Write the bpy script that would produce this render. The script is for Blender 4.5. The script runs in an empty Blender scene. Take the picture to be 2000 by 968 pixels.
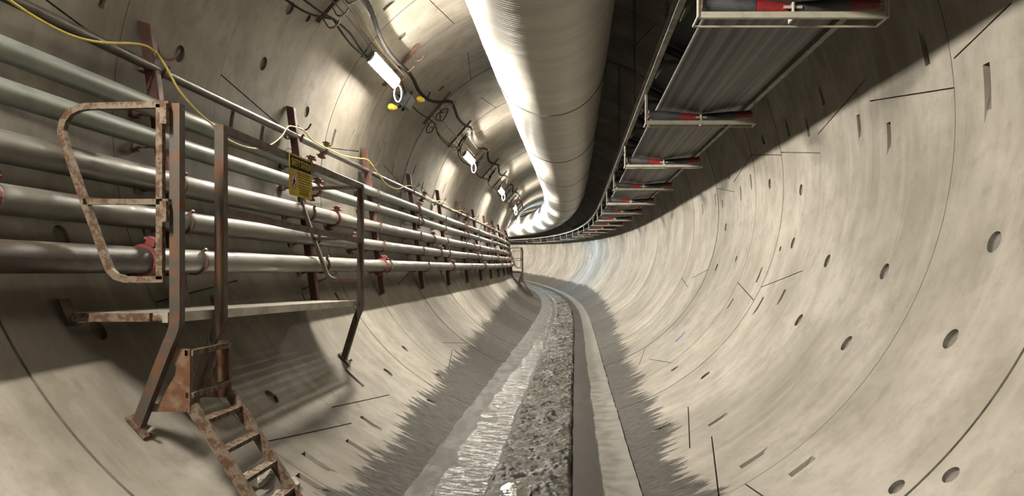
import bpy, bmesh, math, random
import numpy as np
from mathutils import Vector, Matrix, noise
random.seed(7)
SC = bpy.context.scene
COL = SC.collection
R = 2.8                      # inner radius of the lining
W, S0 = 1.345, 3.5634        # ring width, chainage of one ring joint
rad = math.radians

# ---------------------------------------------------------------- alignment of the tunnel (straight, then a left hand curve)
_S = np.linspace(-16, 150, 3321)
_ds = _S[1] - _S[0]
_TH = -.00065*_S + .00681*4*np.logaddexp(0, (_S-24.198)/4)
_PH = .00048*_S
_i0 = int(np.searchsorted(_S, 0))
def _cum(a):
    c = np.cumsum(a)*_ds
    return c - c[_i0]
_X, _Y, _Z = _cum(-np.sin(_TH)), _cum(np.cos(_TH)), _cum(_PH)
def heading(s): return float(np.interp(s, _S, _TH))
def bend(p):
    x, s, z = p
    t = np.interp(s, _S, _TH)
    return Vector((np.interp(s, _S, _X)+x*math.cos(t), np.interp(s, _S, _Y)+x*math.sin(t), np.interp(s, _S, _Z)+z+R))
def frame(s, x=0, z=0):
    return Matrix.Translation(bend((x, s, z))) @ Matrix.Rotation(heading(s), 4, 'Z')
def cyl(s, phi, rho=R):      # phi in degrees from the invert, positive to the right
    a = rad(phi)
    return (rho*math.sin(a), s, -rho*math.cos(a))

# ---------------------------------------------------------------- camera, world, exposure
cam = bpy.data.cameras.new('camera'); camo = bpy.data.objects.new('camera', cam); COL.objects.link(camo)
camo.location = (.2566, 0, R-1.0139); camo.rotation_euler = (math.pi/2, 0, 0)
cam.sensor_width = 36; cam.lens = 36*1444/2000
cam.shift_x = -(1114.87-1000)/2000; cam.shift_y = (532.45-484)/2000
cam.clip_start = .05; cam.clip_end = 400
SC.camera = camo
wd = bpy.data.worlds.new('world'); SC.world = wd; wd.use_nodes = True
wd.node_tree.nodes['Background'].inputs[0].default_value = (.5, .48, .44, 1)
wd.node_tree.nodes['Background'].inputs[1].default_value = .02
SC.view_settings.view_transform = 'Standard'; SC.view_settings.look = 'None'
SC.view_settings.gamma = 1; SC.view_settings.use_curve_mapping = False
SC.view_settings.exposure = 0.14
LAMP = 1080.0

# ---------------------------------------------------------------- materials
def nodes(m):
    m.use_nodes = True
    nt = m.node_tree; nt.nodes.clear()
    out = nt.nodes.new('ShaderNodeOutputMaterial'); b = nt.nodes.new('ShaderNodeBsdfPrincipled')
    nt.links.new(b.outputs[0], out.inputs[0])
    return nt, b
def N(nt, kind, **kw):
    n = nt.nodes.new('ShaderNode'+kind)
    for k, v in kw.items():
        if k[0] == 'i' and k[1:].isdigit(): n.inputs[int(k[1:])].default_value = v
        else: setattr(n, k, v)
    return n
def link(nt, a, b): nt.links.new(a, b)
def mathn(nt, op, a, b=None, c=None, clamp=False):
    n = N(nt, 'Math', operation=op, use_clamp=clamp)
    for i, v in enumerate((a, b, c)):
        if v is None: continue
        if isinstance(v, (int, float)): n.inputs[i].default_value = v
        else: nt.links.new(v, n.inputs[i])
    return n.outputs[0]
def mixc(nt, f, a, b, mode='MIX'):
    n = N(nt, 'Mix', data_type='RGBA', blend_type=mode)
    for i, v in ((0, f), (6, a), (7, b)):
        if isinstance(v, (int, float)): n.inputs[i].default_value = v
        elif isinstance(v, tuple): n.inputs[i].default_value = (*v, 1) if len(v) == 3 else v
        else: nt.links.new(v, n.inputs[i])
    return n.outputs[2]
def ramp(nt, f, lo, hi, a=0., b=1., smooth=True):
    n = N(nt, 'MapRange', interpolation_type='SMOOTHSTEP' if smooth else 'LINEAR')
    nt.links.new(f, n.inputs[0])
    for i, v in enumerate((lo, hi, a, b)): n.inputs[i+1].default_value = v
    return n.outputs[0]
def noisen(nt, vec, scale, detail=4, rough=.55):
    n = N(nt, 'TexNoise'); n.inputs['Scale'].default_value = scale; n.inputs['Detail'].default_value = detail
    n.inputs['Roughness'].default_value = rough
    if vec is not None: nt.links.new(vec, n.inputs['Vector'])
    return n.outputs['Fac']
def bump(nt, b, h, strength, dist):
    n = N(nt, 'Bump'); n.inputs['Strength'].default_value = strength; n.inputs['Distance'].default_value = dist
    nt.links.new(h, n.inputs['Height']); nt.links.new(n.outputs[0], b.inputs['Normal'])
def objvec(nt): return N(nt, 'TexCoord').outputs['Object']
def scaled(nt, vec, s):
    m = N(nt, 'Mapping'); m.inputs['Scale'].default_value = s; nt.links.new(vec, m.inputs[0]); return m.outputs[0]

def simple(name, col, col2=None, rough=.6, rough2=None, metal=0., scale=8, lo=.35, hi=.65, bumpd=0., stretch=(1, 1, 1), spec=.5):
    m = bpy.data.materials.new(name); nt, b = nodes(m)
    v = scaled(nt, objvec(nt), stretch)
    f = ramp(nt, noisen(nt, v, scale, 6, .65), lo, hi)
    link(nt, mixc(nt, f, col, col2 or tuple(c*.8 for c in col)), b.inputs['Base Color'])
    b.inputs['Metallic'].default_value = metal
    b.inputs['Specular IOR Level'].default_value = spec
    link(nt, ramp(nt, f, 0, 1, rough, rough2 if rough2 is not None else rough), b.inputs['Roughness'])
    if bumpd: bump(nt, b, noisen(nt, v, scale*4, 5), .6, bumpd)
    return m

def concrete_material():
    m = bpy.data.materials.new('concrete lining'); nt, b = nodes(m)
    uv = N(nt, 'UVMap').outputs[0]; sep = N(nt, 'SeparateXYZ'); link(nt, uv, sep.inputs[0])
    u, v = sep.outputs[0], sep.outputs[1]
    ov = objvec(nt)
    big = noisen(nt, ov, .9, 5, .6); mid = noisen(nt, ov, 5, 6, .7); fine = noisen(nt, ov, 45, 3, .7)
    streak = noisen(nt, scaled(nt, uv, (7, .7, 1)), 1, 4, .6)
    fr = mathn(nt, 'FRACT', mathn(nt, 'DIVIDE', mathn(nt, 'SUBTRACT', u, S0-40*W), W))
    ringid = mathn(nt, 'FLOOR', mathn(nt, 'DIVIDE', mathn(nt, 'SUBTRACT', u, S0-40*W), W))
    wn = N(nt, 'TexWhiteNoise', noise_dimensions='1D'); link(nt, ringid, wn.inputs['W'])
    d = mathn(nt, 'MULTIPLY', mathn(nt, 'MINIMUM', fr, mathn(nt, 'SUBTRACT', 1, fr)), W)
    base = mixc(nt, ramp(nt, big, .3, .7), (.23, .208, .168), (.40, .374, .322))
    base = mixc(nt, ramp(nt, mid, .42, .72, 0, .6), base, (.19, .168, .13))
    base = mixc(nt, ramp(nt, streak, .45, .75, 0, .35), base, (.44, .415, .37))
    base = mixc(nt, ramp(nt, noisen(nt, scaled(nt, uv, (4, .5, 1)), 1.3, 3), .55, .78, 0, .4), base, (.17, .154, .125))
    base = mixc(nt, 1., base, mixc(nt, wn.outputs[0], (.90, .89, .87), (1, 1, 1)), 'MULTIPLY')
    # dark dirt in the joints and drips beside them
    base = mixc(nt, mathn(nt, 'MULTIPLY', ramp(nt, d, .004, .010, .8, 0), ramp(nt, streak, .3, .6, .6, 1)), base, (.09, .08, .065))
    jd = mathn(nt, 'MULTIPLY', ramp(nt, d, .01, .14, 1, 0), ramp(nt, streak, .42, .7))
    base = mixc(nt, mathn(nt, 'MULTIPLY', jd, .55), base, (.25, .23, .19))
    # small air holes and spatter
    vo = N(nt, 'TexVoronoi'); vo.inputs['Scale'].default_value = 26; link(nt, ov, vo.inputs['Vector'])
    dots = mathn(nt, 'MULTIPLY', ramp(nt, vo.outputs['Distance'], .07, .12, 1, 0), ramp(nt, mid, .55, .62))
    base = mixc(nt, mathn(nt, 'MULTIPLY', dots, .7), base, (.13, .11, .09))
    # mud and wet on the lower part: jagged fingers running up the walls
    left = mathn(nt, 'LESS_THAN', v, 0)
    deg = mathn(nt, 'MULTIPLY', mathn(nt, 'ABSOLUTE', v), 180/math.pi/R)
    eL = mathn(nt, 'ADD', mathn(nt, 'MULTIPLY', mathn(nt, 'MINIMUM', u, 26), 1.0), 22)
    eR = mathn(nt, 'ADD', mathn(nt, 'MULTIPLY', mathn(nt, 'MAXIMUM', mathn(nt, 'SUBTRACT', mathn(nt, 'MINIMUM', u, 40), 10), 0), .5), 24.)
    eR = mathn(nt, 'ADD', eR, mathn(nt, 'MULTIPLY', mathn(nt, 'MAXIMUM', mathn(nt, 'SUBTRACT', 6, u), 0), 1.5))
    edge = mathn(nt, 'ADD', mathn(nt, 'MULTIPLY', left, eL), mathn(nt, 'MULTIPLY', mathn(nt, 'SUBTRACT', 1, left), eR))
    n1 = noisen(nt, scaled(nt, uv, (9, 1.1, 1)), 1, 7, .72)
    n2 = noisen(nt, scaled(nt, uv, (1.2, 1.2, 1)), 1, 2, .5)
    e2 = mathn(nt, 'ADD', mathn(nt, 'ADD', edge, mathn(nt, 'MULTIPLY', mathn(nt, 'SUBTRACT', n1, .5), 22)), mathn(nt, 'MULTIPLY', mathn(nt, 'SUBTRACT', n2, .5), 9))
    wet = ramp(nt, mathn(nt, 'SUBTRACT', deg, e2), -.9, .5, 1, 0)
    gr = noisen(nt, scaled(nt, uv, (34, 7, 1)), 1, 5, .75)
    wc = mixc(nt, ramp(nt, gr, .35, .65), (.017, .016, .013), (.088, .083, .070))
    wc = mixc(nt, ramp(nt, noisen(nt, ov, 2.2, 3), .62, .7, 0, .25), wc, (.075, .12, .125))
    base = mixc(nt, mathn(nt, 'MULTIPLY', wet, .92), base, wc)
    base = mixc(nt, 1., base, (.655, .655, .665), 'MULTIPLY')
    link(nt, base, b.inputs['Base Color'])
    link(nt, ramp(nt, wet, 0, 1, .8, .62), b.inputs['Roughness'])
    link(nt, ramp(nt, wet, 0, 1, .3, .05), b.inputs['Specular IOR Level'])
    h = mathn(nt, 'ADD', mathn(nt, 'MULTIPLY', mid, .35), mathn(nt, 'MULTIPLY', fine, .15))
    h = mathn(nt, 'ADD', h, mathn(nt, 'MULTIPLY', mathn(nt, 'MULTIPLY', gr, wet), 2.2))
    bump(nt, b, h, .5, .012)
    return m

M = {}
M['concrete'] = concrete_material()
M['slab'] = simple('wet slab', (.026, .024, .020), (.046, .043, .036), .62, .8, spec=.25, scale=9, bumpd=.012, stretch=(1, .35, 1))
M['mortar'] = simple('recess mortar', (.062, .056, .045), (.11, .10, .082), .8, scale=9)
M['curb'] = simple('pale wet kerb', (.075, .070, .060), (.125, .117, .10), .5, .65, scale=7, bumpd=.004)
M['mud'] = simple('wet mud', (.010, .009, .007), (.065, .060, .049), .5, .85, spec=.3, scale=6, bumpd=.02, lo=.38, hi=.62)
M['channel'] = simple('drain channel', (.017, .0145, .011), (.025, .021, .016), .6, .7, spec=.1, scale=3, bumpd=.002, stretch=(1, .3, 1))
M['crack'] = simple('dark seam', (.02, .018, .015), (.04, .035, .03), .7)
M['pipe_green'] = simple('weathered galvanised pipe', (.17, .19, .17), (.25, .265, .24), .42, .55, .35, 5, bumpd=.0006, stretch=(1, .5, 1))
M['pipe_dark'] = simple('dirty steel pipe', (.10, .097, .088), (.20, .19, .165), .30, .62, .45, 4, bumpd=.0008, stretch=(1, .5, 1))
M['pipe_muddy'] = simple('mud caked pipe', (.035, .028, .021), (.16, .14, .11), .5, .8, .1, 7, lo=.5, hi=.72, bumpd=.004, stretch=(1, .4, 1))
M['pipe_black'] = simple('black steel pipe', (.07, .062, .055), (.12, .105, .09), .28, .45, .5, 6, bumpd=.0006)
M['red'] = simple('red painted coupling', (.17, .03, .028), (.11, .035, .03), .45, .6, .1, 20)
M['coup'] = simple('rusted coupling', (.16, .05, .035), (.10, .06, .045), .5, .65, .2, 20)
M['rack'] = simple('red oxide steel', (.085, .026, .018), (.055, .024, .018), .55, .7, .1, 12, bumpd=.001)
M['rackdark'] = simple('dark hook steel', (.07, .045, .035), (.13, .06, .045), .5, .65, .3, 12)
M['rust'] = simple('rusty scaffold steel', (.11, .085, .058), (.055, .024, .010), .65, .85, .1, 24, lo=.42, hi=.58, bumpd=.0015)
M['rustdark'] = simple('dark worn steel', (.050, .042, .033), (.085, .038, .017), .55, .75, .25, 14, lo=.44, hi=.62, bumpd=.0015)
M['rustred'] = simple('orange rusted plate', (.085, .032, .012), (.13, .085, .052), .6, .75, .15, 9, lo=.42, hi=.62, bumpd=.002)
M['deck'] = simple('aluminium deck', (.40, .38, .33), (.28, .26, .22), .38, .5, .6, 9, bumpd=.001, stretch=(4, .5, 1))
M['cream'] = simple('cream painted steel', (.27, .255, .205), (.17, .16, .125), .45, .6, 0, 10, lo=.45, hi=.75)
M['stringer'] = simple('grey painted steel', (.15, .14, .113), (.095, .088, .07), .5, .65, .1, 6)
M['roller'] = simple('red roller', (.20, .012, .014), (.09, .010, .010), .35, .5, 0, 8)
M['rubber'] = simple('dark roller sleeve', (.02, .02, .023), (.045, .045, .05), .5, .6, 0, 8)
M['chain'] = simple('chain steel', (.07, .06, .05), (.12, .09, .07), .5, .6, .5, 20)
M['cable'] = simple('black cable', (.014, .013, .012), (.03, .028, .026), .85, .95, 0, 20, spec=.05)
M['cable_grey'] = simple('grey cable', (.07, .067, .06), (.05, .047, .042), .75, .9, 0, 20, spec=.2)
M['cable_tan'] = simple('tan cable', (.16, .14, .085), (.12, .10, .065), .75, .9, 0, 20, spec=.2)
M['yellow'] = simple('yellow cord', (.62, .52, .12), (.52, .42, .08), .5, .6, 0, 20)
M['plug'] = simple('yellow plug', (.85, .68, .03), (.75, .58, .03), .4, .5, 0, 20)
M['white'] = simple('white plastic', (.75, .74, .70), (.66, .65, .6), .4, .5, 0, 20)
M['box'] = simple('grey junction box', (.05, .055, .065), (.09, .095, .105), .35, .5, .2, 12)
M['signyellow'] = simple('sign yellow', (.40, .31, .02), (.33, .25, .02), .75, .85, 0, 9)
M['signblack'] = simple('sign black', (.006, .005, .004), (.012, .010, .008), .85, .9, spec=.1)
M['signwhite'] = simple('sign white', (.55, .53, .5), (.5, .48, .45), .5)
M['signred'] = simple('sign red', (.38, .05, .03), (.30, .04, .03), .5)
M['blue'] = simple('blue paint', (.008, .02, .22), (.012, .03, .28), .5)
M['rubble'] = simple('concrete rubble', (.36, .34, .29), (.18, .165, .14), .7, .8, 0, 9, bumpd=.01)

def duct_material():
    m = bpy.data.materials.new('ventilation duct skin'); nt, b = nodes(m)
    uv = N(nt, 'UVMap').outputs[0]; sep = N(nt, 'SeparateXYZ'); link(nt, uv, sep.inputs[0])
    ov = objvec(nt)
    f = noisen(nt, scaled(nt, uv, (3, .6, 1)), 1, 5, .6)
    c = mixc(nt, ramp(nt, f, .3, .7), (.33, .312, .272), (.43, .412, .37))
    c = mixc(nt, ramp(nt, noisen(nt, scaled(nt, uv, (14, .8, 1)), 1, 5, .7), .55, .75, 0, .35), c, (.32, .30, .255))
    link(nt, c, b.inputs['Base Color'])
    b.inputs['Roughness'].default_value = .46
    b.inputs['Specular IOR Level'].default_value = .4
    w = mathn(nt, 'SINE', mathn(nt, 'MULTIPLY', sep.outputs[0], 2*math.pi/.055))
    h = mathn(nt, 'ADD', mathn(nt, 'MULTIPLY', w, .16), noisen(nt, scaled(nt, uv, (9, 1.2, 1)), 1, 4, .6))
    bump(nt, b, h, .5, .008)
    return m
M['duct'] = duct_material()
def belt_material():
    m = bpy.data.materials.new('conveyor belt rubber'); nt, b = nodes(m)
    uv = N(nt, 'UVMap').outputs[0]
    f = noisen(nt, scaled(nt, uv, (.10, 7, 1)), 1, 5, .55)
    c = mixc(nt, ramp(nt, f, .42, .58), (.006, .006, .007), (.075, .072, .068)); b.inputs['Specular IOR Level'].default_value = .25
    c = mixc(nt, ramp(nt, noisen(nt, scaled(nt, uv, (.05, 3, 1)), 1, 3, .6), .52, .66, 0, .5), c, (.055, .052, .048))
    link(nt, c, b.inputs['Base Color']); b.inputs['Roughness'].default_value = .48
    bump(nt, b, f, .2, .004)
    return m
M['belt'] = belt_material()
def water_material(name, rough, b1, broken=False):
    m = bpy.data.materials.new(name); nt, b = nodes(m)
    ov = objvec(nt)
    b.inputs['Specular IOR Level'].default_value = .5
    h = mathn(nt, 'ADD', noisen(nt, scaled(nt, ov, (1, 1.6, 1)), 26, 4, .65), mathn(nt, 'MULTIPLY', noisen(nt, ov, 9, 2), .8))
    if broken:      # shallow film: wet silt standing out of the ripples, cut by ribs across the flow
        n = noisen(nt, scaled(nt, ov, (.8, 1.5, 1)), 15, 6, .75)
        n = mathn(nt, 'ADD', n, mathn(nt, 'MULTIPLY', noisen(nt, scaled(nt, ov, (.5, 3, 1)), 9, 3, .6), .5))
        f = ramp(nt, n, .70, .76)
        link(nt, mixc(nt, f, (.055, .051, .042), (.03, .028, .022)), b.inputs['Base Color'])
        link(nt, ramp(nt, f, 0, 1, .75, rough), b.inputs['Roughness'])
        link(nt, ramp(nt, f, 0, 1, .25, .5), b.inputs['Specular IOR Level'])
        h = mathn(nt, 'ADD', h, mathn(nt, 'MULTIPLY', f, -.6))
    else:
        b.inputs['Base Color'].default_value = (.03, .028, .022, 1); b.inputs['Roughness'].default_value = rough
    bump(nt, b, h, 1., b1)
    return m
M['water'] = water_material('running water', .08, .010, True)
M['puddle'] = water_material('puddle', .05, .001)
def emit(name, col, strength):
    m = bpy.data.materials.new(name); nt, b = nodes(m)
    b.inputs['Base Color'].default_value = (.9, .9, .88, 1)
    b.inputs['Emission Color'].default_value = (*col, 1); b.inputs['Emission Strength'].default_value = strength
    return m
M['lamp'] = emit('lit lamp cover', (1, .925, .80), LAMP)
M['lampcool'] = emit('cool lit lamp cover', (.72, .88, 1), LAMP*1.2)

# ---------------------------------------------------------------- object helpers
def tag(o, label=None, cat=None, group=None, kind=None):
    if label: o['label'] = label
    if cat: o['category'] = cat
    if group: o['group'] = group
    if kind: o['kind'] = kind
    return o
def thing(name, mat4, label, cat, group=None):
    o = bpy.data.objects.new(name, None); COL.objects.link(o); o.matrix_world = mat4
    o.empty_display_size = .1
    return tag(o, label, cat, group)
class MB:
    """collects shapes; points go through T (usually a bend of the tunnel, or nothing for local parts)"""
    def __init__(s, T=None): s.v = []; s.f = []; s.uv = []; s.T = T; s.sm = []; s.mi = []
    def add(s, vs, fs, uvs=None, smooth=False):
        o = len(s.v); s.v += [tuple(p) for p in vs]; s.uv += list(uvs) if uvs else [(0, 0)]*len(vs)
        s.f += [tuple(i+o for i in f) for f in fs]; s.sm += [smooth]*len(fs); return s
    def box(s, c, d, rot=None):
        cx, cy, cz = c; P = [Vector((x*d[0]/2, y*d[1]/2, z*d[2]/2)) for x in (-1, 1) for y in (-1, 1) for z in (-1, 1)]
        if rot is not None: P = [rot @ p for p in P]
        return s.add([(p.x+cx, p.y+cy, p.z+cz) for p in P], [(0, 1, 3, 2), (4, 6, 7, 5), (0, 4, 5, 1), (2, 3, 7, 6), (0, 2, 6, 4), (1, 5, 7, 3)])
    def tube(s, pts, r, n=8, closed=False, sq=None, up=None, caps=True, smooth=True):
        """sweep; sq=(a,b) gives a rectangular section with its first axis along 'up'"""
        pts = [Vector(p) for p in pts]; K = len(pts); rings = []
        prev = None
        for i, p in enumerate(pts):
            a = pts[i-1] if (i or closed) else pts[0]; b = pts[(i+1) % K] if (i < K-1 or closed) else pts[-1]
            t1 = (p-a).normalized() if (p-a).length else None; t2 = (b-p).normalized() if (b-p).length else None
            t = ((t1 or t2)+(t2 or t1)).normalized()
            miter = 1/max(.5, (t.dot(t1 or t2)))
            if up is not None: n1 = (Vector(up)-t*t.dot(Vector(up))).normalized()
            elif prev is None:
                q = Vector((0, 0, 1)) if abs(t.z) < .9 else Vector((1, 0, 0)); n1 = (q-t*t.dot(q)).normalized()
            else: n1 = (prev-t*t.dot(prev)).normalized()
            prev = n1; n2 = t.cross(n1)
            if sq: ring = [p+n1*(sq[0]/2*e)+n2*(sq[1]/2*g)*(miter) for e, g in ((-1, -1), (1, -1), (1, 1), (-1, 1))]
            else:
                rr = r[i] if isinstance(r, (list, tuple)) else r
                ring = [p+n1*(rr*math.cos(2*math.pi*k/n))+n2*(rr*math.sin(2*math.pi*k/n)) for k in range(n)]
            rings.append(ring)
        m = len(rings[0]); vs = [q for ring in rings for q in ring]; fs = []
        for i in range(K if closed else K-1):
            j = (i+1) % K
            for k in range(m):
                l = (k+1) % m; fs.append((i*m+k, i*m+l, j*m+l, j*m+k))
        s.add(vs, fs, smooth=(smooth and not sq))
        if caps and not closed: s.add(rings[0], [tuple(range(m))[::-1]]); s.add(rings[-1], [tuple(range(m))])
        return s
    def prism(s, poly, axis, a, b):
        """closed outline poly (2-D) extruded between a and b along axis 'y' (poly is x,z)"""
        n = len(poly); vs = [(p[0], a, p[1]) for p in poly]+[(p[0], b, p[1]) for p in poly]
        fs = [tuple(range(n)), tuple(range(2*n-1, n-1, -1))]+[(i, n+i, n+(i+1) % n, (i+1) % n) for i in range(n)]
        return s.add(vs, fs)
    def build(s, name, mat, parent=None, shape=None):
        me = bpy.data.meshes.new(name)
        vs = [s.T(p) for p in s.v] if s.T else s.v
        me.from_pydata([tuple(p) for p in vs], [], s.f); me.materials.append(mat)
        uvl = me.uv_layers.new(name='UVMap'); uvd = np.zeros((len(me.loops), 2), dtype=np.float32)
        idx = np.zeros(len(me.loops), dtype=np.int32); me.loops.foreach_get('vertex_index', idx)
        uvd[:] = np.array(s.uv, dtype=np.float32)[idx]; uvl.data.foreach_set('uv', uvd.ravel())
        me.polygons.foreach_set('use_smooth', s.sm)
        bm = bmesh.new(); bm.from_mesh(me); bmesh.ops.recalc_face_normals(bm, faces=bm.faces); bm.to_mesh(me); bm.free()
        me.update()
        o = bpy.data.objects.new(name, me); COL.objects.link(o)
        if parent is not None: o.parent = parent
        return o
def local_children(parent):        # parts were built in world space: bring them into the parent's space
    pass
def wbuild(mb, name, mat, parent):
    """build in world coordinates under a placed parent"""
    inv = parent.matrix_world.inverted(); T0 = mb.T
    mb.T = (lambda p: inv @ Vector(T0(p))) if T0 else (lambda p: inv @ Vector(p))
    return mb.build(name, mat, parent)
def copy_tree(o, parent=None):
    c = o.copy(); COL.objects.link(c)
    if parent is not None: c.parent = parent; c.matrix_parent_inverse = o.matrix_parent_inverse.copy()
    for ch in list(o.children): copy_tree(ch, c)
    return c
ORD = ['first', 'second', 'third', 'fourth', 'fifth', 'sixth', 'seventh', 'eighth', 'ninth', 'tenth', 'eleventh', 'twelfth', 'thirteenth', 'fourteenth', 'fifteenth', 'sixteenth', 'seventeenth', 'eighteenth', 'nineteenth', 'twentieth', 'twenty-first', 'twenty-second', 'twenty-third', 'twenty-fourth']
def arange(a, b, st):
    n = max(1, int(round((b-a)/st))); return [a+(b-a)*i/n for i in range(n+1)]
def smoothpath(pts, sub=5):
    """Catmull-Rom through (s, phi, rho) or xyz triples"""
    P = [Vector(p) for p in pts]; P = [P[0]*2-P[1]]+P+[P[-1]*2-P[-2]]; out = []
    for i in range(1, len(P)-2):
        for k in range(sub):
            t = k/sub; a, b, c, d = P[i-1:i+3]
            out.append(.5*((2*b)+(c-a)*t+(2*a-5*b+4*c-d)*t*t+(3*b-a-3*c+d)*t**3))
    out.append(P[-2]); return out

# ---------------------------------------------------------------- the lining: precast rings with open joints, bolt pockets and sockets
JOINTS = [(4.873,97.98,4.198,100.55),(6.245,98.71,4.911,94.22),(7.60,98.04,6.254,102.6),(8.94,98.62,7.60,94.12),(11.62,97.69,10.29,102.43),(12.97,98.64,11.632,94.58),(8.94,64.55,7.60,68.97),(10.29,65.25,8.95,60.8),(14.32,65.33,12.98,69.14),(15.66,64.92,14.33,61.45),(7.6,31.04,6.26,26.54),(6.25,30.82,4.92,26.18),(4.907,30.15,4.3,31.6),(11.63,31.0,10.3,35.19),(12.97,32.69,11.64,27.32),(6.26,-103.54,7.59,-100.03),(3.57,-103.0,4.9,-99.1),(6.26,-39.48,7.59,-35.49),(4.92,-39.9,6.24,-35.01),(11.64,-40.15,12.97,-35.38),(11.63,-36.12,10.3,-31.91),(4.92,-64.2,6.24,-67.1),(7.61,-64.6,8.94,-68.3),(11.64,-63.78,12.97,-68.6),(10.3,102.43,8.95,98.0),(3.57,31.5,2.23,27),(3.57,98,2.23,94),(3.57,-39,2.23,-35.5),(2.23,-100,3.55,-103),(8.95,-100,10.28,-103.4),(11.63,-103.4,12.97,-100),(6.26,-150,7.59,-146.5),(8.95,-146.5,10.28,-150),(7.61,154,8.94,150),(10.3,150,11.6,154),(11.64,-150,12.97,-146.5),(14.33,-146.5,15.66,-150),(14.33,-103.5,15.66,-100)]
POCKETS = [(5.217,99.07,105.18),(5.935,93.72,88.17),(4.52,95.3,87.65),(7.283,102.85,107.23),(8.53,101.08,106.87),(7.875,98.62,103.29),(6.531,97.57,92.26),(10.528,97.28,92.71),(11.221,95.44,90.73),(12.633,93.85,90.66),(11.918,99.42,103.2),(9.275,65.68,70.33),(7.913,64.48,60.08),(8.615,62.01,56.0),(10.053,60.27,56.6),(6.589,31.65,36.19),(5.233,31.12,36.51),(4.616,35.28,39.32),(7.329,26.08,21.49),(7.281,-39.99,-46.83),(6.523,-35.09,-30.15),(5.842,-33.11,-26.58),(5.168,-35.52,-29.45),(4.83,-33.39,-28.21),(8.572,-63.26,-59.01),(8.579,-136.1,-140.44),(9.191,-101.44,-106.06),(9.868,-102.26,-110.21),(11.222,-103.55,-107.6),(13.554,-105.82,-109.61),(16.65,-104.91,-110.62),(14.544,-101.09,-105.79),(17.199,-101.32,-107.21),(12.198,-102.04,-106),(7.223,-95.5,-98.9),(6.583,-95.6,-99.6),(4.674,-103.5,-106),(3.9,99,105),(3.2,94,88),(3.9,31,36.5),(3.2,27,21.5),(13.2,97.3,92.5),(14.6,96,90.8)]
HOLES = [(4.226,72.47),(5.575,68.81),(6.948,70.96),(5.589,56.3),(4.235,60.06),(6.96,58.36),(8.252,87.79),(8.264,75.57),(8.727,74.52,.035),(9.561,92.3),(10.971,72.64,.05),(9.572,104.2),(9.763,34.76,.06),(8.352,38.69),(3.426,45.88,.05),(3.677,41.97,.05),(5.607,-103.23),(6.922,-109.47),(8.205,-105.66),(6.928,-121.29),(7.33,-122.32,.04),(9.523,-136.03),(8.259,-40.15),(9.631,-43.67,.06),(8.263,-28.02),(9.635,-32.11,.05),(5.559,-45.73),(4.224,-61.29),(4.244,-73.25),(12.3,-136,.07),(12.31,70,.07),(12.31,84,.07)]
NEAR_A, NEAR_B = 2.0, 18.6
joint_s = [S0+W*k for k in range(-12, 90)]
rnd = {k: random.uniform(-.004, .004) for k in range(-14, 90)}
def profile(a, b):
    """(s, rho) along the inner face with a groove at every ring joint"""
    pr = []; k0 = -12
    for i, s in enumerate(joint_s):
        if not (a-1e-6 <= s-.01 and s+.01 <= b+1e-6): continue
        r0, r1 = R+rnd[i-13], R+rnd[i-12]
        pr += [(s-.0035, r0), (s-.0025, R+.014), (s+.0025, R+.014), (s+.0035, r1)]
    def rk(s):
        i = sum(1 for j in joint_s if j < s); return R+rnd[i-13]
    return [(a, rk(a))]+pr+[(b, rk(b))]
def shell(p0, p1, a, b, dphi, caps=True):
    pr = profile(a, b); ph = arange(p0, p1, dphi); n = len(pr); vs = []; fs = []
    for q in ph:
        for s, r in pr: vs.append(cyl(s, q, r))
        for s, r in pr[::-1]: vs.append(cyl(s, q, 3.05))
    m = 2*n
    for i in range(len(ph)-1):
        for k in range(m):
            l = (k+1) % m; fs.append((i*m+k, i*m+l, (i+1)*m+l, (i+1)*m+k))
    if caps: fs.append(tuple(range(m))[::-1]); fs.append(tuple((len(ph)-1)*m+k for k in range(m)))
    return vs, fs
def ribbon(bm, pts, wid, outs):
    """pts (s,phi); closed ribbon prism from rho 2.76 to outs[i]"""
    rows = []
    for i, (s, q) in enumerate(pts):
        a = pts[max(0, i-1)]; b = pts[min(len(pts)-1, i+1)]
        ds, dq = b[0]-a[0], rad(b[1]-a[1])*R; L = math.hypot(ds, dq); ns, nq = -dq/L*wid/2, ds/L*wid/2
        row = []
        for e, rho in ((-1, 2.76), (1, 2.76), (1, outs[i]), (-1, outs[i])):
            row.append(bm.verts.new(cyl(s+e*ns, q+math.degrees(e*nq/R), rho)))
        rows.append(row)
    for i in range(len(rows)-1):
        for k in range(4): bm.faces.new((rows[i][k], rows[i][(k+1) % 4], rows[i+1][(k+1) % 4], rows[i+1][k]))
    bm.faces.new(rows[0][::-1]); bm.faces.new(rows[-1])
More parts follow.
